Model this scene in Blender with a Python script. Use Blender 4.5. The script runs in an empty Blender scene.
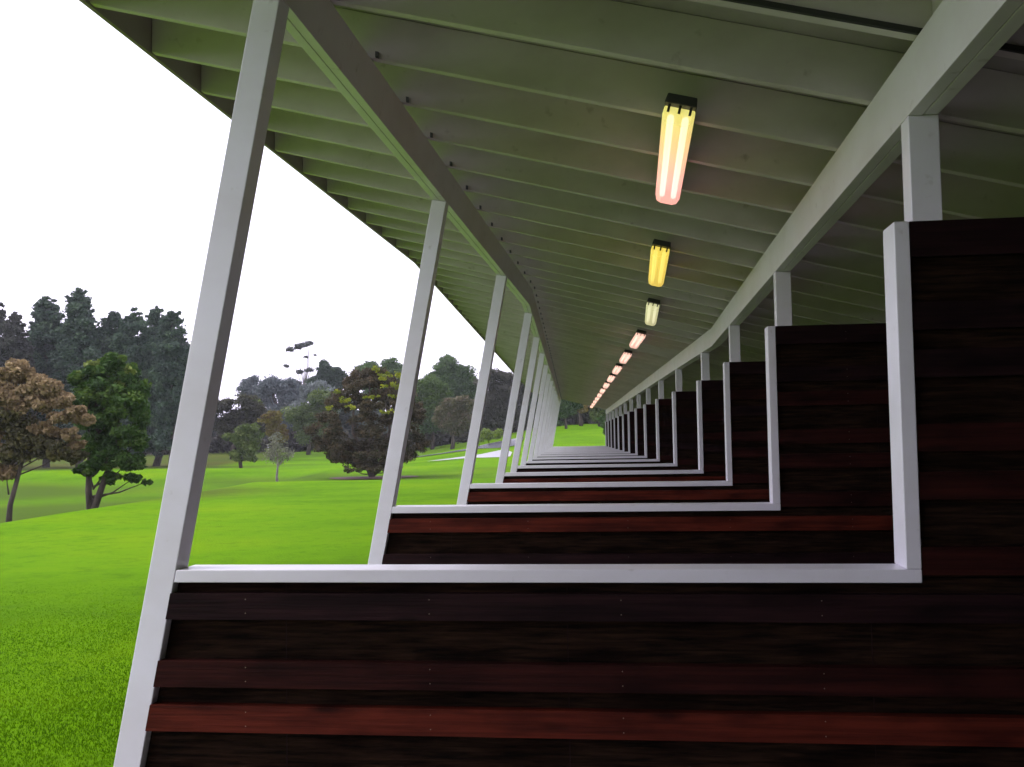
import bpy, math, random
import numpy as np
from mathutils import Vector, Matrix
random.seed(7); rng = np.random.default_rng(7)
scn = bpy.context.scene
COL = scn.collection

# ------------------------------------------------------------------ camera
EYE = 1.42
F, PITCH, ROLL, YAW = 1026.27, .0529, -.0162, .1184
fwd = Vector((-math.sin(YAW)*math.cos(PITCH), math.cos(YAW)*math.cos(PITCH), math.sin(PITCH)))
r0 = Vector((math.cos(YAW), math.sin(YAW), 0)); u0 = r0.cross(fwd)
CR = math.cos(ROLL)*r0 + math.sin(ROLL)*u0
CU = -math.sin(ROLL)*r0 + math.cos(ROLL)*u0
cam_d = bpy.data.cameras.new('camera'); cam = bpy.data.objects.new('camera', cam_d); COL.objects.link(cam)
cam.matrix_world = Matrix(((CR.x, CU.x, -fwd.x, 0), (CR.y, CU.y, -fwd.y, 0), (CR.z, CU.z, -fwd.z, EYE), (0, 0, 0, 1)))
cam_d.sensor_width = 36; cam_d.lens = F/1024*36; cam_d.clip_start = .02; cam_d.clip_end = 3000
scn.camera = cam

def at(px, py, D):
    """world point seen at pixel (px,py) at distance D along the level viewing direction"""
    v = fwd + CR*((px-512)/F) - CU*((py-383.5)/F)
    lv = Vector((-math.sin(YAW), math.cos(YAW), 0))
    v = v*(D/v.dot(lv))
    return Vector((v.x, v.y, v.z+EYE))
def uv_of(x, y):
    return x*math.cos(YAW)+y*math.sin(YAW), -x*math.sin(YAW)+y*math.cos(YAW)

# ------------------------------------------------------------------ helpers
class MB:
    def __init__(s): s.v=[]; s.f=[]; s.m=[]
    def poly(s, pts, faces, mi=0):
        o=len(s.v); s.v += [tuple(p) for p in pts]
        for f in faces: s.f.append(tuple(o+i for i in f)); s.m.append(mi)
    def box(s, x0,x1,y0,y1,z0,z1, mi=0, jit=0):
        j=lambda: random.uniform(-jit,jit)
        p=[(x0,y0,z0),(x1,y0,z0),(x1,y1,z0),(x0,y1,z0),(x0,y0,z1),(x1,y0,z1),(x1,y1,z1),(x0,y1,z1)]
        if jit: p=[(a,b,c+j()) for a,b,c in p]
        s.poly(p,[(3,2,1,0),(4,5,6,7),(0,1,5,4),(1,2,6,5),(2,3,7,6),(3,0,4,7)],mi)
    def prism(s, loops, mi=0, closed=True):
        """loops: list of equal-length 3D rings (outline order), joined ring to ring, capped"""
        n=len(loops[0]); o=len(s.v)
        for L in loops: s.v += [tuple(p) for p in L]
        for k in range(len(loops)-1):
            for i in range(n):
                a=o+k*n+i; b=o+k*n+(i+1)%n
                s.f.append((a,b,b+n,a+n)); s.m.append(mi)
        s.f.append(tuple(o+i for i in range(n))[::-1]); s.m.append(mi)
        s.f.append(tuple(o+(len(loops)-1)*n+i for i in range(n))); s.m.append(mi)
    def tube(s, pts, rads, n=7, mi=0):
        rings=[]
        for i,p in enumerate(pts):
            p=Vector(p); d=(Vector(pts[min(i+1,len(pts)-1)])-Vector(pts[max(i-1,0)])).normalized()
            a=d.cross(Vector((0.3,1,.1))).normalized(); b=d.cross(a)
            rings.append([p+(a*math.cos(t)+b*math.sin(t))*rads[i] for t in [2*math.pi*k/n for k in range(n)]])
        s.prism(rings,mi)
    def build(s, name, mats, parent=None, bevel=0, smooth=False, fix=True):
        me=bpy.data.meshes.new(name); me.from_pydata(s.v,[],s.f)
        for m in (mats if isinstance(mats,(list,tuple)) else [mats]): me.materials.append(m)
        me.polygons.foreach_set('material_index', s.m)
        if fix:
            import bmesh
            bm=bmesh.new(); bm.from_mesh(me); bmesh.ops.recalc_face_normals(bm,faces=bm.faces); bm.to_mesh(me); bm.free()
        if smooth: me.polygons.foreach_set('use_smooth',[True]*len(me.polygons))
        o=bpy.data.objects.new(name,me); COL.objects.link(o)
        if parent: o.parent=parent
        if bevel:
            b=o.modifiers.new('b','BEVEL'); b.width=bevel; b.segments=2; b.limit_method='ANGLE'
        return o
def tag(o,label=None,cat=None,group=None,kind=None):
    if label: o['label']=label
    if cat: o['category']=cat
    if group: o['group']=group
    if kind: o['kind']=kind
    return o
def empty(name, loc=(0,0,0), rz=0):
    o=bpy.data.objects.new(name,None); COL.objects.link(o); o.location=loc; o.rotation_euler=(0,0,rz); o.empty_display_size=.2
    return o

# ------------------------------------------------------------------ materials
def new_mat(name):
    m=bpy.data.materials.new(name); m.use_nodes=True; nt=m.node_tree
    b=nt.nodes['Principled BSDF']; return m,nt,b
def N(nt,t,**k):
    n=nt.nodes.new(t)
    for a,v in k.items():
        if a in n.inputs: n.inputs[a].default_value=v
        else: setattr(n,a,v)
    return n
def ramp(nt, src, stops):
    r=nt.nodes.new('ShaderNodeValToRGB'); e=r.color_ramp.elements
    while len(e)<len(stops): e.new(.5)
    for i,(p,c) in enumerate(stops): e[i].position=p; e[i].color=(*c,1)
    nt.links.new(src,r.inputs[0]); return r
def mapped(nt, scale, coord='Object'):
    tc=nt.nodes.new('ShaderNodeTexCoord'); mp=nt.nodes.new('ShaderNodeMapping'); mp.inputs['Scale'].default_value=scale
    nt.links.new(tc.outputs[coord],mp.inputs[0]); return mp.outputs[0]
def bump(nt,b,src,strength,dist):
    bu=N(nt,'ShaderNodeBump',Strength=strength,Distance=dist); nt.links.new(src,bu.inputs['Height']); nt.links.new(bu.outputs[0],b.inputs['Normal'])
def paint(name, c, rough=.45, dirt=.12, spec=.5):
    m,nt,b=new_mat(name)
    n1=N(nt,'ShaderNodeTexNoise',Scale=1.0,Detail=6.0,Roughness=.6); nt.links.new(mapped(nt,(2.2,2.2,3.5)),n1.inputs[0])
    d=tuple(x*(1-dirt) for x in c); d=(d[0]*1.0,d[1]*.985,d[2]*.95)
    r=ramp(nt,n1.outputs[0],[(.3,d),(.62,c)])
    # fine grain and small knots of the timber under the paint
    n2=N(nt,'ShaderNodeTexNoise',Scale=1.0,Detail=4.0); nt.links.new(mapped(nt,(14,14,14)),n2.inputs[0])
    r2=ramp(nt,n2.outputs[0],[(.22,(.72,.70,.66)),(.34,(1,1,1))])
    mx=N(nt,'ShaderNodeMixRGB',blend_type='MULTIPLY'); mx.inputs[0].default_value=1
    nt.links.new(r.outputs[0],mx.inputs[1]); nt.links.new(r2.outputs[0],mx.inputs[2])
    nt.links.new(mx.outputs[0],b.inputs['Base Color'])
    b.inputs['Roughness'].default_value=rough; b.inputs['Specular IOR Level'].default_value=spec
    n3=N(nt,'ShaderNodeTexNoise',Scale=1.0,Detail=5.0); nt.links.new(mapped(nt,(60,60,60)),n3.inputs[0])
    bump(nt,b,n3.outputs[0],.12,.002)
    return m
PAINT=paint('white_paint',(.80,.78,.85),.32,.10,.6)
PAINT_IN=paint('rafter_paint',(.62,.57,.55),.55,.18,.3)
DECK=paint('deck_paint',(.43,.39,.38),.6,.25,.25)
FASC=paint('fascia_paint',(.34,.29,.27),.6,.15,.2)
BEAMP=paint('beam_paint',(.70,.67,.68),.45,.12,.4)

def timber(name, c1, c2, rough, grain=1.0, knots=True, spec=.3, sc=(1.6,20,48), st=(.3,.68)):
    m,nt,b=new_mat(name)
    n1=N(nt,'ShaderNodeTexNoise',Scale=1.0,Detail=8.0,Roughness=.65,Distortion=.4); nt.links.new(mapped(nt,sc),n1.inputs[0])
    r=ramp(nt,n1.outputs[0],[(st[0],c1),(st[1],c2)])
    n2=N(nt,'ShaderNodeTexNoise',Scale=1.0,Detail=3.0); nt.links.new(mapped(nt,(3.2,3,9)),n2.inputs[0])
    r2=ramp(nt,n2.outputs[0],[(.32,(.35,.33,.35)),(.55,(1,1,1))])
    mx=N(nt,'ShaderNodeMixRGB',blend_type='MULTIPLY'); mx.inputs[0].default_value=.85
    nt.links.new(r.outputs[0],mx.inputs[1]); nt.links.new(r2.outputs[0],mx.inputs[2])
    last=mx.outputs[0]
    if knots:
        v=N(nt,'ShaderNodeTexVoronoi',Scale=1.0); nt.links.new(mapped(nt,(2.3,1,9)),v.inputs[0])
        r3=ramp(nt,v.outputs['Distance'],[(.05,(.2,.18,.18)),(.16,(1,1,1))])
        m2=N(nt,'ShaderNodeMixRGB',blend_type='MULTIPLY'); m2.inputs[0].default_value=.8
        nt.links.new(last,m2.inputs[1]); nt.links.new(r3.outputs[0],m2.inputs[2]); last=m2.outputs[0]
    nt.links.new(last,b.inputs['Base Color'])
    b.inputs['Roughness'].default_value=rough; b.inputs['Specular IOR Level'].default_value=spec
    n3=N(nt,'ShaderNodeTexNoise',Scale=1.0,Detail=6.0); nt.links.new(mapped(nt,(5,60,130)),n3.inputs[0])
    bump(nt,b,n3.outputs[0],.5*grain,.003)
    return m
WOOD=[timber('rough_board',(.005,.0035,.0025),(.034,.017,.010),.9,2.2,False,.04,(5.5,20,75),(.36,.70)),
      timber('batten_red',(.040,.007,.004),(.125,.020,.010),.6,1.2,True,.08),
      timber('batten_dark',(.007,.003,.0035),(.024,.009,.010),.65,1.2,True,.08),
      timber('batten_brown',(.012,.003,.0025),(.038,.008,.006),.65,1.2,True,.08)]
def plain(name,c,rough=.6,metal=0,spec=.5):
    m,nt,b=new_mat(name); 
    n=N(nt,'ShaderNodeTexNoise',Scale=9.0,Detail=4.0); nt.links.new(mapped(nt,(1,1,1)),n.inputs[0])
    r=ramp(nt,n.outputs[0],[(.3,tuple(x*.75 for x in c)),(.7,c)]); nt.links.new(r.outputs[0],b.inputs['Base Color'])
    b.inputs['Roughness'].default_value=rough; b.inputs['Metallic'].default_value=metal; b.inputs['Specular IOR Level'].default_value=spec
    return m
DARKM=plain('dark_housing',(.03,.03,.028),.6)
BRACKET=plain('galvanised_dark',(.12,.12,.12),.5,.6)
NAIL=plain('nail_head',(.25,.20,.16),.4,.7)
CONC=plain('concrete',(.17,.165,.155),.85)
ROOFM=plain('roof_metal',(.25,.28,.27),.5,.3)

# ------------------------------------------------------------------ building line
XR=.7954; D1=3.2074; S1=3.0; S2=2.9643; BETA=.0621; KK=3.7166
Y3=D1+S1*(KK-1)
NB=15
def dist_of(k): return None if k<=3 else S2*(k-4)+S1*(4-KK)
def frame(k):
    """world origin on the trim line and heading of partition k"""
    if k<=3: return Vector((XR,D1+S1*(k-1),0)),0.0
    d=dist_of(k); return Vector((XR-d*math.sin(BETA), Y3+d*math.cos(BETA),0)),BETA
def along(s, x, z):
    """s runs along the building (0 = camera); before the bend y = s, after it the rotated run"""
    if s<Y3: return Vector((XR+x, s, z))
    d=s-Y3
    return Vector((XR-d*math.sin(BETA)+x*math.cos(BETA), Y3+d*math.cos(BETA)+x*math.sin(BETA), z))
def mitre(x,z):
    t=math.tan(BETA/2)*x
    return Vector((XR+x, Y3+t, z))
SEND=Y3+dist_of(NB)+.5; SBEG=-9.0
TAU=math.atan(.191); ZR=EYE-.4112; ZT=EYE+.6377; W=2.2871
RZ0=EYE+1.178; SL=.255
def rz(x): return RZ0-SL*x
XE=-3.2; XB=2.15
def run(poly2d, s0=SBEG, s1=SEND):
    return [[along(s0,x,z) for x,z in poly2d],[mitre(x,z) for x,z in poly2d],[along(s1,x,z) for x,z in poly2d]]

shelter=empty('range_shelter',(XR,D1,0))
tag(shelter,'long open sided driving range shelter with white raking posts and a sloping raftered roof','shelter')
def sh(o):
    o.parent=shelter; o.matrix_parent_inverse=Matrix.Translation((-XR,-D1,0)); return o
# roof sheet
ct=.19/math.cos(math.atan(SL))
m=MB(); m.prism(run([(XE-.06,rz(XE-.06)+ct+.002),(XB+.1,rz(XB+.1)+ct+.002),(XB+.1,rz(XB+.1)+ct+.024),(XE-.06,rz(XE-.06)+ct+.024)]))
sh(m.build('roof_deck',DECK))
m=MB(); m.prism(run([(XE-.12,rz(XE-.12)+ct+.028),(XB+.2,rz(XB+.2)+ct+.028),(XB+.2,rz(XB+.2)+ct+.05),(XE-.12,rz(XE-.12)+ct+.05)]))
sh(m.build('roof_sheeting',ROOFM))
m=MB(); m.prism(run([(XE-.025,rz(XE)-.008),(XE-.003,rz(XE)-.008),(XE-.003,rz(XE)+ct-.004),(XE-.025,rz(XE)+ct-.004)]))
sh(m.build('fascia',FASC,bevel=.002))
# beams
e=Vector((math.sin(TAU),math.cos(TAU))); n=Vector((-math.cos(TAU),math.sin(TAU)))
LPx=-W+(1.4715+.4112)*.191; LPz=EYE+1.4715
def q(a,b): return (LPx+n.x*a+e.x*b, LPz+n.y*a+e.y*b)
m=MB(); m.prism(run([q(0,0),q(.043,0),q(.043,.182),q(0,.180)])); m.prism(run([q(.047,0.0),q(.09,0),q(.09,.185),q(.047,.183)]))
sh(m.build('front_beam',BEAMP,bevel=.002))
BX=.0546; BZ=EYE+.9643
m=MB()
for a,b in ((BX,BX+.043),(BX+.047,BX+.09)):
    m.prism(run([(a,BZ),(b,BZ),(b,rz(b)-.003),(a,rz(a)-.003)]))
sh(m.build('rear_beam',BEAMP,bevel=.002))
# back wall
m=MB(); m.prism(run([(XB-.12,0.0),(XB,0.0),(XB,rz(XB)-.004),(XB-.12,rz(XB-.12)-.004)]))
z=.05
while z<1.75:
    m.prism(run([(XB-.15,z),(XB-.123,z),(XB-.123,z+.083),(XB-.15,z+.083)]),random.choice((1,2,3))); z+=.184
sh(m.build('back_wall',WOOD))
m=MB(); m.prism([[Vector((XR+x,y,z)) for x,z in ((-1.1,0),(XB-.16,0),(XB-.16,rz(XB-.16)-.003),(-1.1,rz(-1.1)-.003))] for y in (-3.4,-3.3)])  # unseen timber wall added behind the camera to block light from the back
sh(m.build('light_block_wall',WOOD))
# rafters
def rafter(s):
    m=MB(); L=[]
    for ss in (s-.0225,s+.0225):
        L.append([along(ss,XE,rz(XE)),along(ss,XB-.005,rz(XB-.005)),along(ss,XB-.005,rz(XB-.005)+ct),along(ss,XE,rz(XE)+ct)])
    m.prism(L); r=sh(m.build('rafter',PAINT_IN,bevel=.0025))
    b=MB(); xx=LPx+.05
    P=[along(s-.04,xx,rz(xx)+.002),along(s-.026,xx,rz(xx)+.002),along(s-.026,xx+.014,rz(xx+.014)+.002),along(s-.04,xx+.014,rz(xx+.014)+.002)]
    T=[p+Vector((0,0,.026)) for p in P]
    b.prism([P,T]); k=b.build('tie_bracket',BRACKET); k.parent=r
    return r
s=3.11-.6*20
while s<SEND-.05:
    if not (Y3-.2<s<Y3+.04): rafter(s)
    s+=.6
# blocking pieces between rafters and a black strip standing for the dark gap along one
for s0,x in ((2.51,.1),(2.51,-.95)):
    m=MB(); m.prism([[along(s0+.024,x,rz(x)+.03),along(s0+.024,x+.04,rz(x+.04)+.03),along(s0+.024,x+.04,rz(x+.04)+ct-.003),along(s0+.024,x,rz(x)+ct-.003)],
                     [along(s0+.576,x,rz(x)+.03),along(s0+.576,x+.04,rz(x+.04)+.03),along(s0+.576,x+.04,rz(x+.04)+ct-.003),along(s0+.576,x,rz(x)+ct-.003)]])
    sh(m.build('blocking',PAINT_IN))
m=MB(); m.prism([[along(3.11-.0225-.016,x_,rz(x_)+dz) for x_,dz in ((-.9,.0),(XB-.2,.0),(XB-.2,.018),(-.9,.018))],
                 [along(3.11-.0245,x_,rz(x_)+dz) for x_,dz in ((-.9,.0),(XB-.2,.0),(XB-.2,.018),(-.9,.018))]])
sh(m.build('gap_strip',DARKM))

# posts
def zr2(z): return -W+(z-ZR)*.191
for k in range(0,NB+1):
    if k==0: continue
    o,a=frame(k)
    R=Matrix.Rotation(a,4,'Z'); T=Matrix.Translation(o)@R
    m=MB(); wx=.09/math.cos(TAU)
    zb=.0
    prof=[(zr2(zb)-wx,zb),(zr2(zb),zb),q(0,-.001),q(.09,-.001)]
    m.prism([[T@Vector((x,y,z)) for x,z in prof] for y in (0,.095)])
    sh(m.build('raking_post',PAINT,bevel=.003))
    m=MB(); m.prism([[T@Vector((x,y,z)) for x,z in ((BX,ZT-.001),(BX+.09,ZT-.001),(BX+.09,BZ-.001),(BX,BZ-.001))] for y in (.004,.094)])
    sh(m.build('upright_post',PAINT,bevel=.003))

# ------------------------------------------------------------------ partitions
TOPS=[.612,.390,.246,.022,-.122,-.346,-.486,-.702,-.843,-1.067,-1.228]
ordn=['nearest','second','third','fourth','fifth','sixth','seventh','eighth','ninth','tenth','eleventh','twelfth','thirteenth','fourteenth','farthest']
tones={1:[2,2,2,3,3,3,2,3,1,2,1],2:[2,2,3,3,3,3,1,2,3,3,1],3:[2,3,2,3,3,3,1,3,2,1,3],4:[2,2,3,3,2,3,1,3,2,2,3]}
for k in range(1,NB+1):
    o,a=frame(k)
    p=empty('bay_partition',o,a)
    if k==1: lab='nearest stepped timber partition with white cap rail, filling the bottom of the photo'
    elif k==2: lab='second stepped timber partition from the camera with an orange-red batten under its white rail'
    elif k==15: lab='farthest stepped timber partition, last of the row in front of the grass hill'
    else: lab='%s stepped timber partition from the camera, dark battens under a white cap rail'%ordn[k-1]
    tag(p,lab,'partition','stepped timber partitions between the bays')
    m=MB()
    # backing boards: low part (left end raked along the post) and tall part
    yf,yb=.036,.104
    zl0=.03
    m.prism([[Vector((x,y,z)) for x,z in ((zr2(zl0)+.002,zl0),(XB-.16,zl0),(XB-.16,ZR-.03),(zr2(ZR-.03)+.002,ZR-.03))] for y in (yf,yb)],0)
    m.box(.0455+.002,XB-.16,yf,yb,ZR-.028,ZT-.002,0)
    # top board of the tall part
    tn=tones.get(k) or [random.choice((2,3,3)) for _ in TOPS]
    for i,t in enumerate(TOPS):
        z1=EYE+t; z0=z1-.083
        if z0<.04: continue
        if i==0: z1=ZT-.0005
        for (ya,yb2) in ((.004,.034),(.106,.134)):
            if t>-.4112: 
                m.box(.0475,XB-.165,ya,yb2,z0,z1,tn[i])
            else:
                yy=(-.006 if ya<.05 else yb2)
                yq=(ya+.030 if ya<.05 else ya)
                ends=((zr2(z0)-.002,z0),(XB-.165,z0),(XB-.165,z1),(zr2(z1)-.002,z1))
                m.prism([[Vector((x,y,z)) for x,z in ends] for y in (sorted((yy,yq)))],tn[i])
    # board joints in the rough boards: thin dark strips
    if k<=2:
        for i in range(len(TOPS)):
            zc=EYE+TOPS[i]-.04
            for x in (-2.05,-1.45,-.85,-.25,.45,.95):
                if TOPS[i]>-.41 and x<.06: continue
                if zc<.05: continue
                yy=-.006 if TOPS[i]<-.41 else .004
                for dz in (-.022,.022):
                    m.prism([[Vector((x+.002*math.cos(t),yv,zc+dz+.002*math.sin(t))) for t in [k2*math.pi/3 for k2 in range(6)]] for yv in (yy-.0008,yy+.003)],4)
    if k<=4:
        for zz,z2 in ((.05,ZR-.035),):
            for x in (-1.93,-1.02,-.1,.62):
                m.box(x,x+.003,yf-.0012,yf+.01,zz,z2 if x<.04 else ZT-.09,2)
    c=m.build('cladding',WOOD+[NAIL],p)
    m=MB(); zt_=ZR; zb_=ZR-.0407
    m.prism([[Vector((x,y,z)) for x,z in ((zr2(zb_)+.001,zb_),(.045,zb_),(.045,zt_-.0001),(zr2(zt_)+.001,zt_))] for y in (0.0,.142)])
    m.build('cap_rail',PAINT,p,bevel=.003)
    m=MB(); m.box(0,.045,0.0005,.142,ZR+.0005,ZT)
    m.build('end_trim',PAINT,p,bevel=.003)

# ------------------------------------------------------------------ lights
def lamp_mats():
    m,nt,b=new_mat('lamp_diffuser')
    tc=nt.nodes.new('ShaderNodeTexCoord'); sp=nt.nodes.new('ShaderNodeSeparateXYZ'); nt.links.new(tc.outputs['Object'],sp.inputs[0])
    return m,nt,b,sp
def diffuser(name, near, far, strength):
    m,nt,b,sp=lamp_mats()
    r=ramp(nt,sp.outputs['Y'],[(0,near),(1,far)])
    mr=N(nt,'ShaderNodeMapRange'); mr.inputs['From Min'].default_value=-.8; mr.inputs['From Max'].default_value=.35
    nt.links.new(sp.outputs['Y'],mr.inputs[0]); nt.links.new(mr.outputs[0],r.inputs[0])
    nt.links.new(r.outputs[0],b.inputs['Base Color'])
    nt.links.new(r.outputs[0],b.inputs['Emission Color']); b.inputs['Emission Strength'].default_value=strength
    b.inputs['Roughness'].default_value=.3
    tr=nt.nodes.new('ShaderNodeBsdfTransparent'); mx=nt.nodes.new('ShaderNodeMixShader'); mx.inputs[0].default_value=.72
    out=nt.nodes['Material Output']
    nt.links.new(tr.outputs[0],mx.inputs[1]); nt.links.new(b.outputs[0],mx.inputs[2]); nt.links.new(mx.outputs[0],out.inputs[0])
    return m
def tubemat(name,c,s):
    m,nt,b=new_mat(name); b.inputs['Emission Color'].default_value=(*c,1); b.inputs['Emission Strength'].default_value=s; b.inputs['Base Color'].default_value=(.8,.8,.8,1)
    return m
DIF=[diffuser('diffuser_yellow_pink',(.66,.68,.16),(1,.52,.46),.36),diffuser('diffuser_yellow',(.80,.66,.12),(.78,.60,.12),.36),
     diffuser('diffuser_cream',(.62,.62,.36),(.62,.58,.34),.32),diffuser('diffuser_pink',(.85,.56,.46),(.85,.55,.47),.36)]
TUB=[tubemat('tube_white',(1,.84,.76),1.0),tubemat('tube_yellow',(1,.80,.22),.6),tubemat('tube_cream',(.9,.85,.6),.6),tubemat('tube_pink',(1,.72,.62),.95)]
LX=-.58; ANG=math.atan(SL)
for k in range(NB):
    s=4.72+3.0*k
    if k>=3: s=Y3+(dist_of(k+1)+1.50)
    if s>SEND-1: break
    pos=along(s,LX,rz(LX)); 
    t=empty('ceiling_light',pos,0 if s<Y3 else BETA)
    t.rotation_euler=(0,ANG,0 if s<Y3 else BETA)
    col=['with a yellow near end fading to pink','glowing deep yellow','glowing pale cream','glowing salmon pink'][min(k,3)]
    lab=('nearest twin tube ceiling light '+col) if k==0 else ('%s twin tube ceiling light from the camera, %s'%(ordn[k] if k<NB-1 else 'farthest',col if k<6 else 'a small warm glow in the line'))
    tag(t,lab,'ceiling light','ceiling lights in a line under the rafters')
    Lh=.72
    m=MB(); prof=[(-.058,-.002),(.058,-.002),(.064,-.040),(-.064,-.040)]
    m.prism([[Vector((x,y,z)) for x,z in prof] for y in (-Lh-.01,Lh+.01)]); m.build('housing',DARKM,t,bevel=.004)
    m=MB(); prof=[(-.062,-.046),(.062,-.046),(.064,-.075),(.052,-.103),(.030,-.112),(-.030,-.112),(-.052,-.103),(-.064,-.075)]
    L=[[Vector((x*.93,y,-.046+(z+.046)*.93)) for x,z in prof] if abs(y)>.69 else [Vector((x,y,z)) for x,z in prof] for y in (-.70,-.685,.685,.70)]
    m.prism(L); m.build('diffuser',DIF[min(k,3)],t,smooth=False)
    for x in (-.030,.030):
        m=MB(); m.tube([(x,-.65,-.074),(x,.65,-.074)],[.014,.014],10); m.build('tube',TUB[min(k,3)],t,smooth=True)
    for x in (-.043,0,.043):
        m=MB(); m.box(x-.005,x+.005,-.711,-.702,-.070,-.04); m.build('clip',DARKM,t)

# ------------------------------------------------------------------ ground
def ss(t): t=np.clip(t,0,1); return t*t*(3-2*t)
def zg(x,y):
    x=np.asarray(x,float); y=np.asarray(y,float)
    u=x*math.cos(YAW)+y*math.sin(YAW); v=-x*math.sin(YAW)+y*math.cos(YAW)
    left=1.0*ss((-u-10.2+.012*v)/5.5); far=.55*ss((v-40)/9)
    z=-.15-np.maximum(left,far)
    z=z+np.where(left>far,(left-far),0)*ss((v-55)/40)*1.0
    z=z+.45*np.exp(-((v-74)/8)**2)*ss((-u-8)/8)*ss((60+u)/20)
    z=z+3.75*ss((v-50)/85)*ss((u+14)/22)
    z=z+1.1*ss((v-95)/50)*(1-ss((u+14)/22))
    z=z+.05*np.sin(u*.31+.7)*np.sin(v*.23)*ss((v-8)/20)
    z=z-5*ss((v-170)/200)
    return z
def grass_mat():
    m,nt,b=new_mat('lawn_grass')
    P=mapped(nt,(1,1,1))
    n1=N(nt,'ShaderNodeTexNoise',Scale=.16,Detail=6.0,Roughness=.6); nt.links.new(P,n1.inputs[0])
    r1=ramp(nt,n1.outputs[0],[(.32,(.052,.128,.0006)),(.5,(.080,.182,.0006)),(.68,(.110,.205,.0008))])
    n2=N(nt,'ShaderNodeTexNoise',Scale=3.1,Detail=10.0,Roughness=.75); nt.links.new(P,n2.inputs[0])
    r2=ramp(nt,n2.outputs[0],[(.34,(.62,.68,.6)),(.50,(1,1,1)),(.75,(1.0,1.0,1.0))])
    mx=N(nt,'ShaderNodeMixRGB',blend_type='MULTIPLY'); mx.inputs[0].default_value=.8
    nt.links.new(r1.outputs[0],mx.inputs[1]); nt.links.new(r2.outputs[0],mx.inputs[2])
    # worn brown litter where an attribute says so
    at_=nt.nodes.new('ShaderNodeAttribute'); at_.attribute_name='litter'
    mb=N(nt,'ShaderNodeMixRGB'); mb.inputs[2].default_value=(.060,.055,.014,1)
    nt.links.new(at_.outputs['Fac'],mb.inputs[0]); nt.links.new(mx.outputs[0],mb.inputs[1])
    ra=nt.nodes.new('ShaderNodeAttribute'); ra.attribute_name='rough_shade'  # rough grass tone, darkened to put the swale's shade into the colour
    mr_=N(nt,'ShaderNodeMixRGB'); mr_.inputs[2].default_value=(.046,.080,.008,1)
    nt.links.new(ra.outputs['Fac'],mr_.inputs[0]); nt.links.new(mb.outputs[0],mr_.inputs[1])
    nt.links.new(mr_.outputs[0],b.inputs['Base Color'])
    b.inputs['Roughness'].default_value=.9; b.inputs['Specular IOR Level'].default_value=.02
    n3=N(nt,'ShaderNodeTexNoise',Scale=30.0,Detail=6.0); nt.links.new(P,n3.inputs[0])
    bump(nt,b,n3.outputs[0],.7,.03)
    return m
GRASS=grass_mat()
us=np.concatenate([-np.geomspace(400,30,30),np.linspace(-29.5,20,199),np.geomspace(21,400,30)])
vs=np.concatenate([-np.geomspace(200,9,12),np.linspace(-8,60,137),np.linspace(61,160,100),np.geomspace(164,900,30)])
U,V=np.meshgrid(us,vs); X=U*math.cos(YAW)-V*math.sin(YAW); Y=U*math.sin(YAW)+V*math.cos(YAW); Z=zg(X,Y)
me=bpy.data.meshes.new('lawn'); nu,nv=len(us),len(vs)
me.from_pydata(np.stack([X.ravel(),Y.ravel(),Z.ravel()],1).tolist(),[],[(j*nu+i,j*nu+i+1,(j+1)*nu+i+1,(j+1)*nu+i) for j in range(nv-1) for i in range(nu-1)])
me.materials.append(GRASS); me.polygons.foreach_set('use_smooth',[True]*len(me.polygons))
LIT=[]   # filled by trees: (x,y,rad,amount)
lawn=bpy.data.objects.new('lawn',me); COL.objects.link(lawn); tag(lawn,kind='structure')
# slab
m=MB(); m.prism(run([(-2.75,-.3),(XB+.3,-.3),(XB+.3,0),(-2.75,0)],SBEG-.5,SEND+.6)); tag(m.build('floor',CONC,bevel=.01),kind='structure')
# grass blades near the shelter
def blades(n,u0,u1,v0,v1,seed,hh):
    g=np.random.default_rng(seed)
    u=g.uniform(u0,u1,n); v=v0+(v1-v0)*g.random(n)**1.5
    x=u*math.cos(YAW)-v*math.sin(YAW); y=u*math.sin(YAW)+v*math.cos(YAW)
    keep=(x<XR-2.95)&(u>-.56*v-1.2)&(g.random(n)<1-.85*((v-v0)/(v1-v0))); x,y,v=x[keep],y[keep],v[keep]; n=len(x)
    z=zg(x,y); a=g.uniform(0,2*np.pi,n); h=hh*g.uniform(.4,1.1,n)*(1+.3*np.sin(x*1.7)*np.sin(y*1.3))*np.clip((14-v)/8,.15,1); w=.0017+.00035*v
    dx,dy=np.cos(a)*w,np.sin(a)*w; lx,ly=g.normal(0,.45,n)*h,g.normal(0,.45,n)*h
    P=np.stack([np.stack([x-dx,y-dy,z-.005],1),np.stack([x+dx,y+dy,z-.005],1),np.stack([x+lx,y+ly,z+h],1)],1).reshape(-1,3)
    return P
P=np.concatenate([blades(800000,-9,-1.5,2.2,14.0,1,.016)])
def mesh_tris(name,P,k,mats,midx=None,tone=None):
    me=bpy.data.meshes.new(name); nf=len(P)//k
    me.vertices.add(len(P)); me.vertices.foreach_set('co',P.ravel().astype(np.float32))
    me.loops.add(len(P)); me.loops.foreach_set('vertex_index',np.arange(len(P),dtype=np.int32))
    me.polygons.add(nf); me.polygons.foreach_set('loop_start',np.arange(0,nf*k,k,dtype=np.int32)); me.polygons.foreach_set('loop_total',np.full(nf,k,np.int32))
    for mt in mats: me.materials.append(mt)
    if midx is not None: me.polygons.foreach_set('material_index',midx.astype(np.int32))
    if tone is not None:
        at_=me.attributes.new('tone','FLOAT','POINT'); at_.data.foreach_set('value',tone.astype(np.float32))
    me.update(); me.validate(); return me
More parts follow.
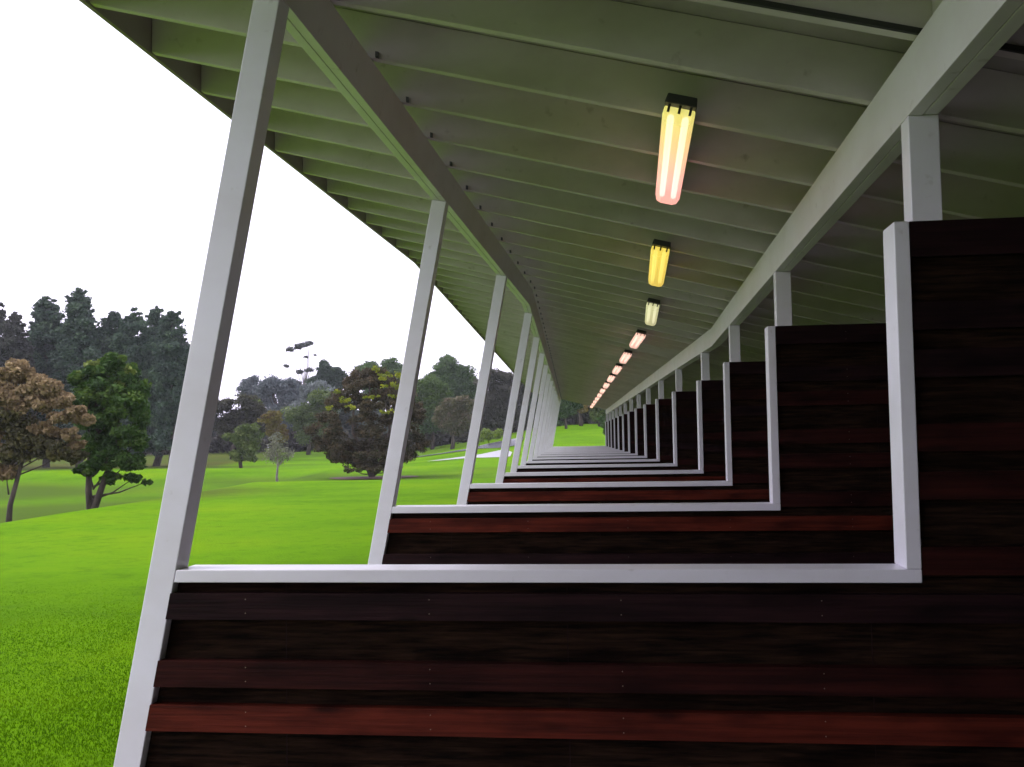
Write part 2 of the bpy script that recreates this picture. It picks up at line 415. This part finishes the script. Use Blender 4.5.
def blade_mat():
    m,nt,b=new_mat('grass_blade')
    n1=N(nt,'ShaderNodeTexNoise',Scale=1.1,Detail=6.0); nt.links.new(mapped(nt,(1,1,1)),n1.inputs[0])
    r=ramp(nt,n1.outputs[0],[(.32,(.046,.128,.0008)),(.55,(.074,.175,.001)),(.72,(.105,.200,.0015))])
    nt.links.new(r.outputs[0],b.inputs['Base Color']); b.inputs['Roughness'].default_value=.7; b.inputs['Specular IOR Level'].default_value=.05
    tl=nt.nodes.new('ShaderNodeBsdfTranslucent'); nt.links.new(r.outputs[0],tl.inputs[0]); mx=nt.nodes.new('ShaderNodeMixShader'); mx.inputs[0].default_value=.4
    nt.links.new(b.outputs[0],mx.inputs[1]); nt.links.new(tl.outputs[0],mx.inputs[2]); nt.links.new(mx.outputs[0],nt.nodes['Material Output'].inputs[0])
    return m
me=mesh_tris('grass_blades',P,3,[blade_mat()]); o=bpy.data.objects.new('grass_blades',me); COL.objects.link(o)
tag(o,'short bright green grass growing beside the range shelter','grass',kind='stuff')

# ------------------------------------------------------------------ trees
def leaf_mat(name, c1, c2, c3=None):
    m,nt,b=new_mat(name)
    a=nt.nodes.new('ShaderNodeAttribute'); a.attribute_name='tone'
    st=[(0,c1),(.6,c2),(1,c3 or c2)]
    r=ramp(nt,a.outputs['Fac'],st); nt.links.new(r.outputs[0],b.inputs['Base Color'])
    b.inputs['Roughness'].default_value=.65; b.inputs['Specular IOR Level'].default_value=.2
    tl=nt.nodes.new('ShaderNodeBsdfTranslucent'); nt.links.new(r.outputs[0],tl.inputs[0]); mx=nt.nodes.new('ShaderNodeMixShader'); mx.inputs[0].default_value=.25
    nt.links.new(b.outputs[0],mx.inputs[1]); nt.links.new(tl.outputs[0],mx.inputs[2]); nt.links.new(mx.outputs[0],nt.nodes['Material Output'].inputs[0])
    return m
def bark(name,c1,c2):
    m,nt,b=new_mat(name)
    n1=N(nt,'ShaderNodeTexNoise',Scale=1.0,Detail=6.0); nt.links.new(mapped(nt,(9,9,2)),n1.inputs[0])
    r=ramp(nt,n1.outputs[0],[(.35,c1),(.65,c2)]); nt.links.new(r.outputs[0],b.inputs['Base Color']); b.inputs['Roughness'].default_value=.9
    bump(nt,b,n1.outputs[0],.6,.03); return m
BARK=bark('bark_brown',(.03,.022,.018),(.09,.07,.055)); BARKP=bark('bark_pale',(.12,.10,.10),(.28,.25,.24))
LM={}
def lm(key,*c):
    if key not in LM: LM[key]=leaf_mat('leaves_'+key,*c)
    return LM[key]

def crown_points(lobes, D, g, depthf, dens, leaf, sub=7, subr=.38, flat=1.0):
    """lobes: (px,py,rx,ry[,dD]) ellipses in pixels -> leaf quads in 3D"""
    Ps=[];Ts=[]
    mpp=D/F
    for lb in lobes:
        px,py,rx,ry=lb[:4]; dD=lb[4] if len(lb)>4 else g.uniform(-.25,.25)*rx*mpp
        c=np.array(at(px,py,D+dD)); R=np.array([rx*mpp,rx*mpp*depthf,ry*mpp])
        area=rx*ry*3.14; ns=max(4,int(sub*math.sqrt(area/400.)*2)) 
        d=g.normal(size=(ns,3)); d/=np.linalg.norm(d,axis=1)[:,None]; rr=g.uniform(.25,1,ns)**.6
        sc=d*rr[:,None]*R*(1-subr*.55)
        nl=max(8,int(area*dens/ns))
        tone=g.random(ns)
        for i in range(ns):
            d2=g.normal(size=(nl,3)); d2/=np.linalg.norm(d2,axis=1)[:,None]
            r2=subr*min(R[0],R[2])*g.uniform(.7,1.35)
            p=c+sc[i]+d2*(g.random(nl)**.45)[:,None]*np.array([r2*1.25,r2*1.25,r2*.85*flat])
            Ps.append(p); Ts.append(np.clip(tone[i]*.65+g.random(nl)*.35,0,1))
    p=np.concatenate(Ps); t=np.concatenate(Ts); n=len(p)
    a=g.normal(size=(n,3)); a/=np.linalg.norm(a,axis=1)[:,None]
    b=np.cross(a,g.normal(size=(n,3))); b/=np.linalg.norm(b,axis=1)[:,None]
    s=leaf*g.uniform(.5,1.25,n)[:,None]
    q=np.stack([p-a*s,p+b*s*.55,p+a*s,p-b*s*.55],1).reshape(-1,3)
    return q,np.repeat(t,4)
def tree(name,label,cat,base,lobes,mat,leaf=None,D=None,dens=2.2,depthf=.9,trunk_r=.22,forks=1,bk=None,group=None,seed=0,sub=7,subr=.55,litter=None,extra=None,limbs=True,flat=1.0,shrub=False):
    g=np.random.default_rng(seed+11); D=D
    bp=at(base[0],base[1],D); bp.z=float(zg(bp.x,bp.y))-.05
    root=empty(name,bp); tag(root,label,cat,group)
    leaf=leaf or max(.05,D/F*1.25); dens=dens*1.7
    mats=[mat]; 
    q,t=crown_points(lobes,D,g,depthf,dens,leaf,sub,subr,flat); mi=np.zeros(len(q)//4)
    if extra:
        for ex_l,ex_m,ex_d in extra:
            q2,t2=crown_points(ex_l,D,g,depthf,ex_d,leaf,sub,subr,flat); q=np.concatenate([q,q2]); t=np.concatenate([t,t2])
            mats.append(ex_m); mi=np.concatenate([mi,np.full(len(q2)//4,len(mats)-1)])
    q=q-np.array(bp); gz=.08
    q[:,2]=np.maximum(q[:,2],gz)
    me=mesh_tris('foliage' if shrub else 'crown',q,4,mats,mi,t)
    o=bpy.data.objects.new('foliage' if shrub else 'crown',me); COL.objects.link(o); o.parent=root
    # trunk and limbs
    m=MB(); cs=[np.array(at(l[0],l[1],D))-np.array(bp) for l in lobes]
    top=max(cs,key=lambda c:c[2]); mean=sum(cs)/len(cs)
    h=top[2]
    for f_ in range(forks):
        off=(f_-(forks-1)/2)
        pts=[Vector((0,0,0)),Vector((off*.15*h*.3+.02*h*g.normal(),0,.18*h)),Vector((mean[0]*.5+off*.18*h,mean[1]*.5,.45*h)),Vector((top[0]*.8+off*.3*h*.5,top[1]*.8,.75*h)),Vector((top[0]+off*.2*h,top[1],.97*h))]
        m.tube(pts,[trunk_r*1.25,trunk_r,trunk_r*.7,trunk_r*.4,trunk_r*.1],8)
    if limbs:
        for c in cs[:26]:
            z0=min(c[2]*.72,h*.7)*g.uniform(.6,.95); s0=Vector((top[0]*.5*z0/h,top[1]*.5*z0/h,z0)); c=Vector(c)
            mid=(s0+c)/2+Vector((0,0,-.02*h))
            m.tube([s0,mid,c],[trunk_r*.38,trunk_r*.24,trunk_r*.07],6)
    m.build('stem' if shrub else 'trunk',bk or BARK,root,smooth=True)
    LIT.append((bp.x,bp.y,litter if litter else 0))
    return root

def pine(px_top,py_top,w,D,label,seed,mat,base_y=455):
    """tall pine: leader, then overlapping uneven branch masses nearly to the ground"""
    g=np.random.default_rng(seed); lobes=[(px_top,py_top+5,4,7,0),(px_top+g.normal()*1.5,py_top+9,7,6,0),(px_top-6,py_top+15,7,6,0),(px_top+6,py_top+14,7,6,0)]
    H=base_y-py_top-6
    for i in range(9):
        sd_=-1 if i%2 else 1; yy=py_top+8+i*4.5; lobes.append((px_top+sd_*w*(.30+.055*i)*g.uniform(.75,1.1),yy-3,4.2,2.6,g.uniform(-.8,.8)))
    for i in range(15):
        t=(i+1)/15; y=py_top+8+t*H*.90
        half=w*(.16+.80*min(1,t*2.9)**.8)*g.uniform(.85,1.12)
        k=2 if t<.10 else (3 if t<.22 else 5)
        for j in range(k):
            xx=px_top+((j+.5)/k-.5)*2*half*.8+g.normal()*w*.08
            lobes.append((xx,y+g.normal()*3-(1-abs(xx-px_top)/w)*3,max(4.5,half*(.62 if t<.3 else .40))*g.uniform(.8,1.2),H/15*.85*g.uniform(.7,1.2)+1.5,g.uniform(-1,1)*half*D/F*.6))
    return tree('pine_tree',label,'tree',(px_top,base_y),lobes,mat,D=D,dens=1.7,trunk_r=.28,group='dark pines behind the left lawn',seed=seed,sub=7,subr=.5,leaf=D/F*1.6,limbs=False)
PINE=lm('pine',(.026,.046,.034),(.052,.086,.056),(.095,.145,.075))
PINEP=lm('pine_plum',(.036,.036,.036),(.060,.062,.052),(.085,.105,.07))
pines=[(-6,300,22,96,'dark plum-tinted pine at the left edge of the photo',PINEP),(14,312,20,92,'lower dark pine just inside the left photo edge, above the brown tree',PINEP),
 (46,295,24,98,'dark pine with twin pointed tops left of the tallest pine',PINE),(79,288,27,94,'tallest dark pine, above the gap between the brown and the green tree',PINE),
 (112,310,22,96,'dark round topped pine above the green tree on the left lawn',PINE),(133,308,20,92,'dark pine with a small pointed top, third from the right of the pine row',PINE),
 (156,306,20,97,'slim dark pine with a thin spire beside a notch of sky',PINE),(172,308,20,90,'rightmost dark pine with a ragged top, left of the nearest raking post',PINE)]
for i,(x,y,w,D,l,mt) in enumerate(pines): pine(x,y,w,D,l,40+i,mt,base_y=458)

# brown-leaved tree and dark green tree on the near slope
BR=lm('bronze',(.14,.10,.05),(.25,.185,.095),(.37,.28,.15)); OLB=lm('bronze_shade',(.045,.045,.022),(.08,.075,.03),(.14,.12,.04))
tree('bronze_tree','bronze-brown leaved tree with billowy layered crown at the left photo edge','tree',(8,514),
 [(-14,400,20,18),(14,372,17,13),(32,385,17,13),(5,392,18,13),(50,388,14,11),(62,400,14,10),(75,412,12,8),(84,420,11,7),(58,418,16,8),(40,402,18,11),(20,405,20,12),(70,434,14,7),(52,432,14,7),(78,445,9,6),(40,428,12,8),(-4,428,14,12),(-10,450,16,12),(6,470,14,9)],
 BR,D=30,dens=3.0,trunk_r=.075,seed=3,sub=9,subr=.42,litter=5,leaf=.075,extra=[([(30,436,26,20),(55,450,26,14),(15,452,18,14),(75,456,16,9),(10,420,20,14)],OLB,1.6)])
DG=lm('deep_green',(.022,.052,.012),(.056,.115,.022),(.12,.19,.03))
tree('broadleaf_tree','dark green broadleaf tree with forked trunk on the near slope','tree',(91,503),
 [(112,362,14,10),(98,370,18,10),(82,380,14,9),(128,375,14,12),(138,392,12,14),(105,390,24,16),(85,400,16,14),(125,405,20,16),(140,418,10,14),(100,420,26,16),(125,435,20,14),(92,445,20,14),(140,442,9,11),(112,458,24,12),(90,468,18,9),(130,462,16,10),(110,478,12,6),(134,478,10,5),(146,482,6,3)],
 DG,D=33,dens=3.2,trunk_r=.10,forks=2,seed=5,sub=10,subr=.4,litter=6,leaf=.08,extra=[([(112,358,12,5),(96,364,12,5),(80,374,9,5),(130,372,8,6),(120,384,9,6),(132,398,8,5)],lm('lime_tip',(.10,.15,.03),(.17,.22,.05),(.22,.27,.06)),1.6)])
# two bushes on the mid lawn
tree('young_tree','bushy light green young tree on the mid lawn right of the nearest raking post','tree',(241,464),
 [(247,430,12,8),(238,440,11,9),(255,434,8,8),(246,448,14,10),(238,455,9,7),(250,457,9,6),(228,436,5,4)],lm('mid_green',(.05,.08,.02),(.095,.13,.035),(.16,.20,.06)),D=84,dens=3,trunk_r=.12,forks=2,seed=6,leaf=.13,litter=2)
tree('bare_sapling','small grey twiggy sapling standing alone on the lawn','sapling',(278,480),
 [(279,447,10,10),(270,455,8,8),(287,455,8,8),(278,460,11,7),(276,438,6,8)],lm('grey_twig',(.13,.14,.09),(.19,.20,.14),(.25,.26,.19)),D=50,dens=.75,trunk_r=.06,bk=BARKP,seed=8,leaf=.055,subr=.55,litter=1.2)
# purple and yellow conifer bush
PU=lm('plum',(.026,.028,.012),(.062,.052,.026),(.12,.085,.045)); YE=lm('gold',(.09,.12,.01),(.22,.26,.015),(.38,.38,.02))
purple=[(352,469,12,5,-2.6),(366,470,12,5,-3),(380,470,12,5,-3),(393,468,11,5,-2.6),(342,458,10,6,-1),(354,463,10,5,-1),(366,465,11,5,-2),(378,465,11,5,-1),(390,462,11,6,-1),(403,455,10,7,-1),(360,456,12,8,-2.5),(380,456,12,8,-2.5)]
gg=np.random.default_rng(4)
for i in range(175):
    t=gg.random(); y=372+92*t
    half=np.interp(t,[0,.12,.35,.6,.82,1],[12,34,52,66,58,34]); xx=gg.uniform(-1,1)
    purple.append((370+half*xx*.9,y,gg.uniform(6,11),gg.uniform(5,8),gg.uniform(-1,1)*half*.05*math.sqrt(1-xx*xx)))
tree('golden_cypress','big spreading purple-brown cypress bush with golden shoots on the centre lawn','bush',(372,470),
 purple+[(352,380,8,9),(372,450,22,12),(350,455,12,6),(395,452,14,8)],PU,D=58,dens=1.4,trunk_r=.12,forks=3,seed=12,leaf=.07,subr=.5,litter=0,shrub=False,
 extra=[([(384,376,10,5,-3),(392,386,14,4,-3.2),(373,398,17,2.4,-3.4),(397,396,12,3.5,-3),(344,400,8,4,-3.2),(350,407,8,3.5,-3.4),(389,411,12,3,-3.4),(338,391,6,3,-3),(398,424,6,3,-3.4),(376,369,6,4,-1),(401,376,9,5,-2),(408,392,8,6,-2.5),(330,408,5,3,-3)],YE,1.5)])
# background belt right of the nearest post
BG='trees along the far edge of the lawn'
GB=lm('grey_blue',(.075,.095,.10),(.12,.145,.15),(.19,.21,.21)); SIL=lm('silver',(.12,.14,.14),(.17,.20,.19),(.24,.27,.25))
OL=lm('olive',(.045,.075,.022),(.085,.125,.034),(.15,.19,.05)); RD=lm('round_dark',(.022,.044,.026),(.040,.070,.040),(.065,.10,.05))
DP=lm('dark_plum',(.034,.034,.022),(.055,.055,.032),(.08,.09,.035)); MG=lm('leaf_green',(.045,.085,.018),(.075,.13,.025),(.12,.19,.04)); MD=lm('dull_green',(.032,.066,.020),(.065,.120,.034),(.11,.18,.05))
def mass(lob,n,g,r0,r1):
    out=[]
    for (x,y,rx,ry) in lob:
        for i in range(n):
            a=g.uniform(0,6.28); r=math.sqrt(g.random()); out.append((x+rx*r*math.cos(a)*.8,y+ry*r*math.sin(a)*.8,g.uniform(r0,r1)*1.25,g.uniform(r0,r1)*1.05))
    return out
def bt(name,label,base,D,lob,mat,n,r0,r1,seed,dens=2.2,**k):
    g=np.random.default_rng(seed); return tree(name,label,'tree',base,mass(lob,n,g,r0,r1),mat,D=D,dens=dens,seed=seed,group=BG,**k)
GT='broadleaf_tree'
bt(GT,'dark plum tree with yellow-green tips just right of the nearest raking post',(232,447),112,[(225,418,22,22),(252,412,20,18),(262,428,14,16)],DP,12,6,10,21,extra=[([(252,402,12,5),(258,412,9,4),(240,402,8,4)],OL,1.8)])
bt(GT,'blue-grey gum tree at the left end of the grey tree belt',(250,446),150,[(252,388,10,11),(262,404,16,14)],GB,10,5,8,22,dens=2)
bt(GT,'wide blue-grey gum crown under the wispy tall tree',(284,446),146,[(280,392,22,14),(290,410,26,20)],GB,16,6,10,23,dens=2)
bt(GT,'silvery leaved tree left of the round dark tree',(318,446),138,[(322,392,24,9),(332,402,20,12),(304,412,14,14)],SIL,12,5,9,24,dens=2)
bt('pine_tree','round headed dark pine rising above the silver tree',(330,446),150,[(330,372,14,12),(328,384,19,12)],RD,16,5,8,25,dens=3)
bt(GT,'broad olive green tree between the grey gums and the cypress bush',(308,446),120,[(305,420,16,20),(325,420,14,22),(322,400,8,6)],OL,14,6,10,26)
bt(GT,'tall dull green tree behind the top of the cypress bush',(382,446),150,[(368,374,14,10),(392,372,12,11),(380,388,24,14)],MD,12,5,9,27,extra=[([(366,376,8,5),(358,382,8,5)],lm('tan',(.14,.13,.08),(.2,.18,.12),(.26,.24,.16)),1.5)])
bt(GT,'small rust and yellow leaved tree below the grey gums',(272,447),108,[(270,420,7,12),(278,432,8,10)],lm('rust',(.10,.05,.02),(.14,.12,.02),(.2,.18,.03)),8,4,6,28)
# tall wispy gum
gx=[(303,388,10,6),(296,391,8,5),(312,386,8,5),(297,347,7,3,1),(304,345,7,3,-1),(300,346,9,3),(309,343.5,6,2.6),(291,349,4,3),(306,357,4,1.3),(315,355,1.8,1.0),(287,366,4.5,2),(300,372,6,2.2),(309,370,5,3),(318,377,6,2.5),(296,382,8,3)]
tree('gum_tree','tall wispy gum tree with separate leaf clouds above the grey trees','tree',(303,446),gx,lm('gum',(.07,.08,.075),(.11,.12,.115),(.15,.16,.155)),D=155,dens=3.4,trunk_r=.20,bk=BARKP,group=BG,seed=31,subr=1.0,leaf=.2,flat=.7)
bt(GT,'tall dark green tree with ragged crown between the second and third raking posts',(452,441),135,[(452,372,18,13),(464,385,14,16),(440,388,18,16),(455,405,24,20)],MD,14,6,10,33)
bt(GT,'light green leafy tree in front of the tall ragged tree',(432,443),122,[(430,388,16,12),(422,402,16,20),(436,398,14,12)],MG,12,6,9,34,extra=[([(420,420,16,18),(438,425,20,12)],MD,2.0)])
bt(GT,'round tan and plum leaved tree with a short trunk left of the third raking post',(452,440),112,[(448,412,16,14),(462,408,13,14),(455,422,18,9)],lm('plum_tan',(.07,.08,.035),(.11,.105,.05),(.15,.11,.075)),12,6,9,35)
bt(GT,'dark grey-brown tree behind the fourth and fifth raking posts',(495,441),118,[(495,385,18,18),(505,405,20,20),(488,415,18,20),(520,400,18,26)],lm('grey_brown',(.05,.052,.042),(.075,.075,.055),(.12,.12,.10)),15,6,10,36)
bt(GT,'large dark shaded tree filling the gaps behind the distant raking posts',(535,441),122,[(535,395,18,30),(545,415,14,22)],MD,14,7,10,37)
tree('garden_shrub','low yellow-green shrub beside the wet path','shrub',(489,442),[(486,435,10,6),(496,434,9,6),(478,438,7,4)],lm('lime',(.09,.15,.02),(.15,.22,.035),(.2,.28,.05)),D=104,dens=3,trunk_r=.05,seed=38,shrub=True,limbs=False)
# under the end of the roof
EG='trees on the hill past the end of the shelter'
def et(label,base,D,lob,mat,n,seed,**k):
    g=np.random.default_rng(seed); return tree(GT,label,'tree',base,mass(lob,n,g,4,7),mat,D=D,dens=2.4,seed=seed,group=EG,**k)
et('dark green tree with a thin trunk seen under the far end of the roof',(566,424),112,[(560,402,14,14),(570,404,12,11),(556,412,9,8)],MD,12,51,trunk_r=.14)
et('golden-brown leaved tree in the middle of the gap under the far end of the roof',(581,421),118,[(582,402,11,8)],lm('amber',(.16,.12,.03),(.30,.22,.06),(.42,.32,.10)),12,52)
et('plum coloured tree low on the hill under the far end of the roof',(578,423),124,[(580,413,14,9),(572,400,8,8)],DP,10,53)
et('dark green tree at the right of the hill crest, beside the farthest upright posts',(600,420),116,[(598,410,11,9),(606,414,9,12),(610,400,14,14)],OL,12,54)
et('dull green tree behind the left slope of the hill, past the last raking post',(552,430),126,[(550,405,10,14),(545,415,10,14)],OL,10,55)
tree('hedge','dark green hedge running down the right side of the far hill','hedge',(606,432),[(604,424,4,5),(606,430,3.5,6),(609,428,6,8),(601,419,4,3)],MD,D=92,dens=3,trunk_r=.05,seed=56,shrub=True,limbs=False)

def wood(name,label,spans,D,mat,seed):
    g=np.random.default_rng(seed); lob=[]
    for x0,x1,yt0,yt1,yb in spans:
        x=x0
        while x<x1:
            yt=yt0+(yt1-yt0)*(x-x0)/(x1-x0)+g.normal()*3; y=yt+6
            while y<yb: lob.append((x+g.normal()*3,y,g.uniform(7,12),g.uniform(6,10),g.uniform(-4,4))); y+=9
            x+=8
    q,t=crown_points(lob,D,g,.8,1.6,D/F*2.2,5,.65)
    zz=zg(q[:,0],q[:,1]); q[:,2]=np.maximum(q[:,2],zz)
    me=mesh_tris(name,q,4,[mat],None,t); o=bpy.data.objects.new(name,me); COL.objects.link(o); tag(o,label,'woodland',kind='stuff')
wood('far_wood','dark grey-green woodland closing the far side of the lawns',[(-60,200,345,345,462),(196,300,418,408,450),(300,420,405,410,450),(420,530,410,405,444),(530,625,404,408,436)],165,lm('far',(.036,.048,.040),(.055,.072,.055),(.08,.10,.065)),77)
wood('undergrowth','low dark undergrowth along the foot of the far trees',[(-40,200,436,438,462),(205,420,434,436,449),(405,530,428,424,443),(545,612,417,410,431)],128,lm('under',(.030,.028,.026),(.05,.045,.035),(.07,.075,.04)),78)
# litter / mulch below crowns
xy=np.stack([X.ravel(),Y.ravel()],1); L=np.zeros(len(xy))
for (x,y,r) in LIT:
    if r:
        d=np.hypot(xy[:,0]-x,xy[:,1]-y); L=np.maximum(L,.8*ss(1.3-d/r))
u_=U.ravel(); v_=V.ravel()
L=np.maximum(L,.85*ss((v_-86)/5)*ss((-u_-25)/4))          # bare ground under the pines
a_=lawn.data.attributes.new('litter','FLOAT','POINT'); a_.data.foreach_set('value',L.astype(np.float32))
s_l=(-u_-10.6); rg=np.maximum(ss(s_l/2.0)*(1-ss((v_-62)/5)), ss((v_-42)/4)*(1-ss((v_-64)/5))*.75)  # mask for rough grass and the shade painted over swale and bands
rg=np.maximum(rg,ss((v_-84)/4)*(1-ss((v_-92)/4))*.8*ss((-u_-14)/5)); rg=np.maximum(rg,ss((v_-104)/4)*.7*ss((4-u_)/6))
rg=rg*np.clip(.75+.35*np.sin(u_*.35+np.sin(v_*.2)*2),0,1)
r2_=lawn.data.attributes.new('rough_shade','FLOAT','POINT'); r2_.data.foreach_set('value',(rg*.9).astype(np.float32))
def patch(name,label_pts,D0,mat,lift=.03,kind='structure'):
    """flat patch laid on the terrain; outline given as (px, D) pairs"""
    g=[]; n=len(label_pts)
    for px,D in label_pts:
        p=at(px,440,D); g.append((p.x,p.y))
    cx=sum(a for a,b in g)/n; cy=sum(b for a,b in g)/n
    m=MB(); K=8; verts=[]; 
    rings=[]
    for k in range(K+1):
        t=k/K; rings.append([(cx+(a-cx)*t,cy+(b-cy)*t) for a,b in g])
    for r in rings: verts+=[(a,b,float(zg(a,b))+lift) for a,b in r]
    faces=[(k*n+i,k*n+(i+1)%n,(k+1)*n+(i+1)%n,(k+1)*n+i) for k in range(K) for i in range(n)]
    m.poly(verts,faces); return tag(m.build(name,mat,fix=False),kind=kind)
PATHM=plain('wet_path',(.36,.35,.40),.3,0,.6); MULCH=plain('bark_mulch',(.075,.028,.022),.9); ASPH=plain('wet_asphalt',(.10,.10,.12),.22,0,.7)
patch('wet_path',[(426,84.5),(440,83),(470,82),(500,79),(510,79),(512,84),(508,87),(500,89),(480,86.5),(450,86)],84,PATHM)
patch('service_road',[(410,101),(440,100),(480,98),(500,93),(520,93),(524,106),(510,107),(486,106),(470,103),(440,102.5),(410,103)],100,ASPH,.05)
bp=at(372,470,58)
m=MB(); n=28; pts=[]
for K in range(5):
    for i in range(n):
        a=i/n*6.283; r=(2.5+.2*math.sin(3*a))*K/4+.001
        x=bp.x+r*math.cos(a); y=bp.y+r*math.sin(a); pts.append((x,y,float(zg(x,y))+.03+.05*(1-K/4)))
m.poly(pts,[(k*n+i,k*n+(i+1)%n,(k+1)*n+(i+1)%n,(k+1)*n+i) for k in range(4) for i in range(n)])
tag(m.build('mulch_bed',MULCH),kind='structure')

# ------------------------------------------------------------------ haze
m=MB(); m.box(-330,330,-60,420,-9,26)
hz=m.build('haze',[]); hm=bpy.data.materials.new('haze'); hm.use_nodes=True; hn=hm.node_tree; hn.nodes.clear()
ho=hn.nodes.new('ShaderNodeOutputMaterial'); hv=hn.nodes.new('ShaderNodeVolumePrincipled'); hv.inputs['Color'].default_value=(.90,.93,1,1); hv.inputs['Density'].default_value=.0003
hn.links.new(hv.outputs[0],ho.inputs['Volume']); hz.data.materials.append(hm); tag(hz,kind='stuff',label='pale thin haze over the far lawns and trees')
# ------------------------------------------------------------------ light
w=bpy.data.worlds.new('World'); scn.world=w; w.use_nodes=True; nt=w.node_tree
bg=nt.nodes['Background']; sky=nt.nodes.new('ShaderNodeTexSky'); sky.sky_type='NISHITA'; sky.sun_disc=False
EL,AZ=math.radians(57),math.radians(-97)
sky.sun_elevation=EL; sky.sun_rotation=AZ; sky.dust_density=4; sky.air_density=1.2
hs=nt.nodes.new('ShaderNodeHueSaturation'); hs.inputs['Saturation'].default_value=.22
mx=nt.nodes.new('ShaderNodeMixRGB'); mx.inputs[0].default_value=.6; mx.inputs[2].default_value=(9.2,8.6,11.2,1)
nt.links.new(sky.outputs[0],hs.inputs['Color']); nt.links.new(hs.outputs[0],mx.inputs[1]); nt.links.new(mx.outputs[0],bg.inputs[0])
bg.inputs[1].default_value=.13
sd=bpy.data.lights.new('sun','SUN'); sd.energy=1.2; sd.angle=math.radians(30); sd.color=(1,.97,.93)
so=bpy.data.objects.new('sun',sd); COL.objects.link(so)
dirv=Vector((math.sin(AZ)*math.cos(EL),math.cos(AZ)*math.cos(EL),math.sin(EL)))
so.rotation_euler=dirv.to_track_quat('Z','Y').to_euler(); so.location=(-5,5,8)

scn.view_settings.view_transform='Standard'; scn.view_settings.look='None'; scn.view_settings.gamma=1; scn.view_settings.exposure=1.05
scn.render.resolution_x=1024; scn.render.resolution_y=767
scn.render.engine='CYCLES'
try:
    scn.cycles.max_bounces=8; scn.cycles.diffuse_bounces=5; scn.cycles.transparent_max_bounces=8; scn.cycles.volume_bounces=0
except Exception: pass
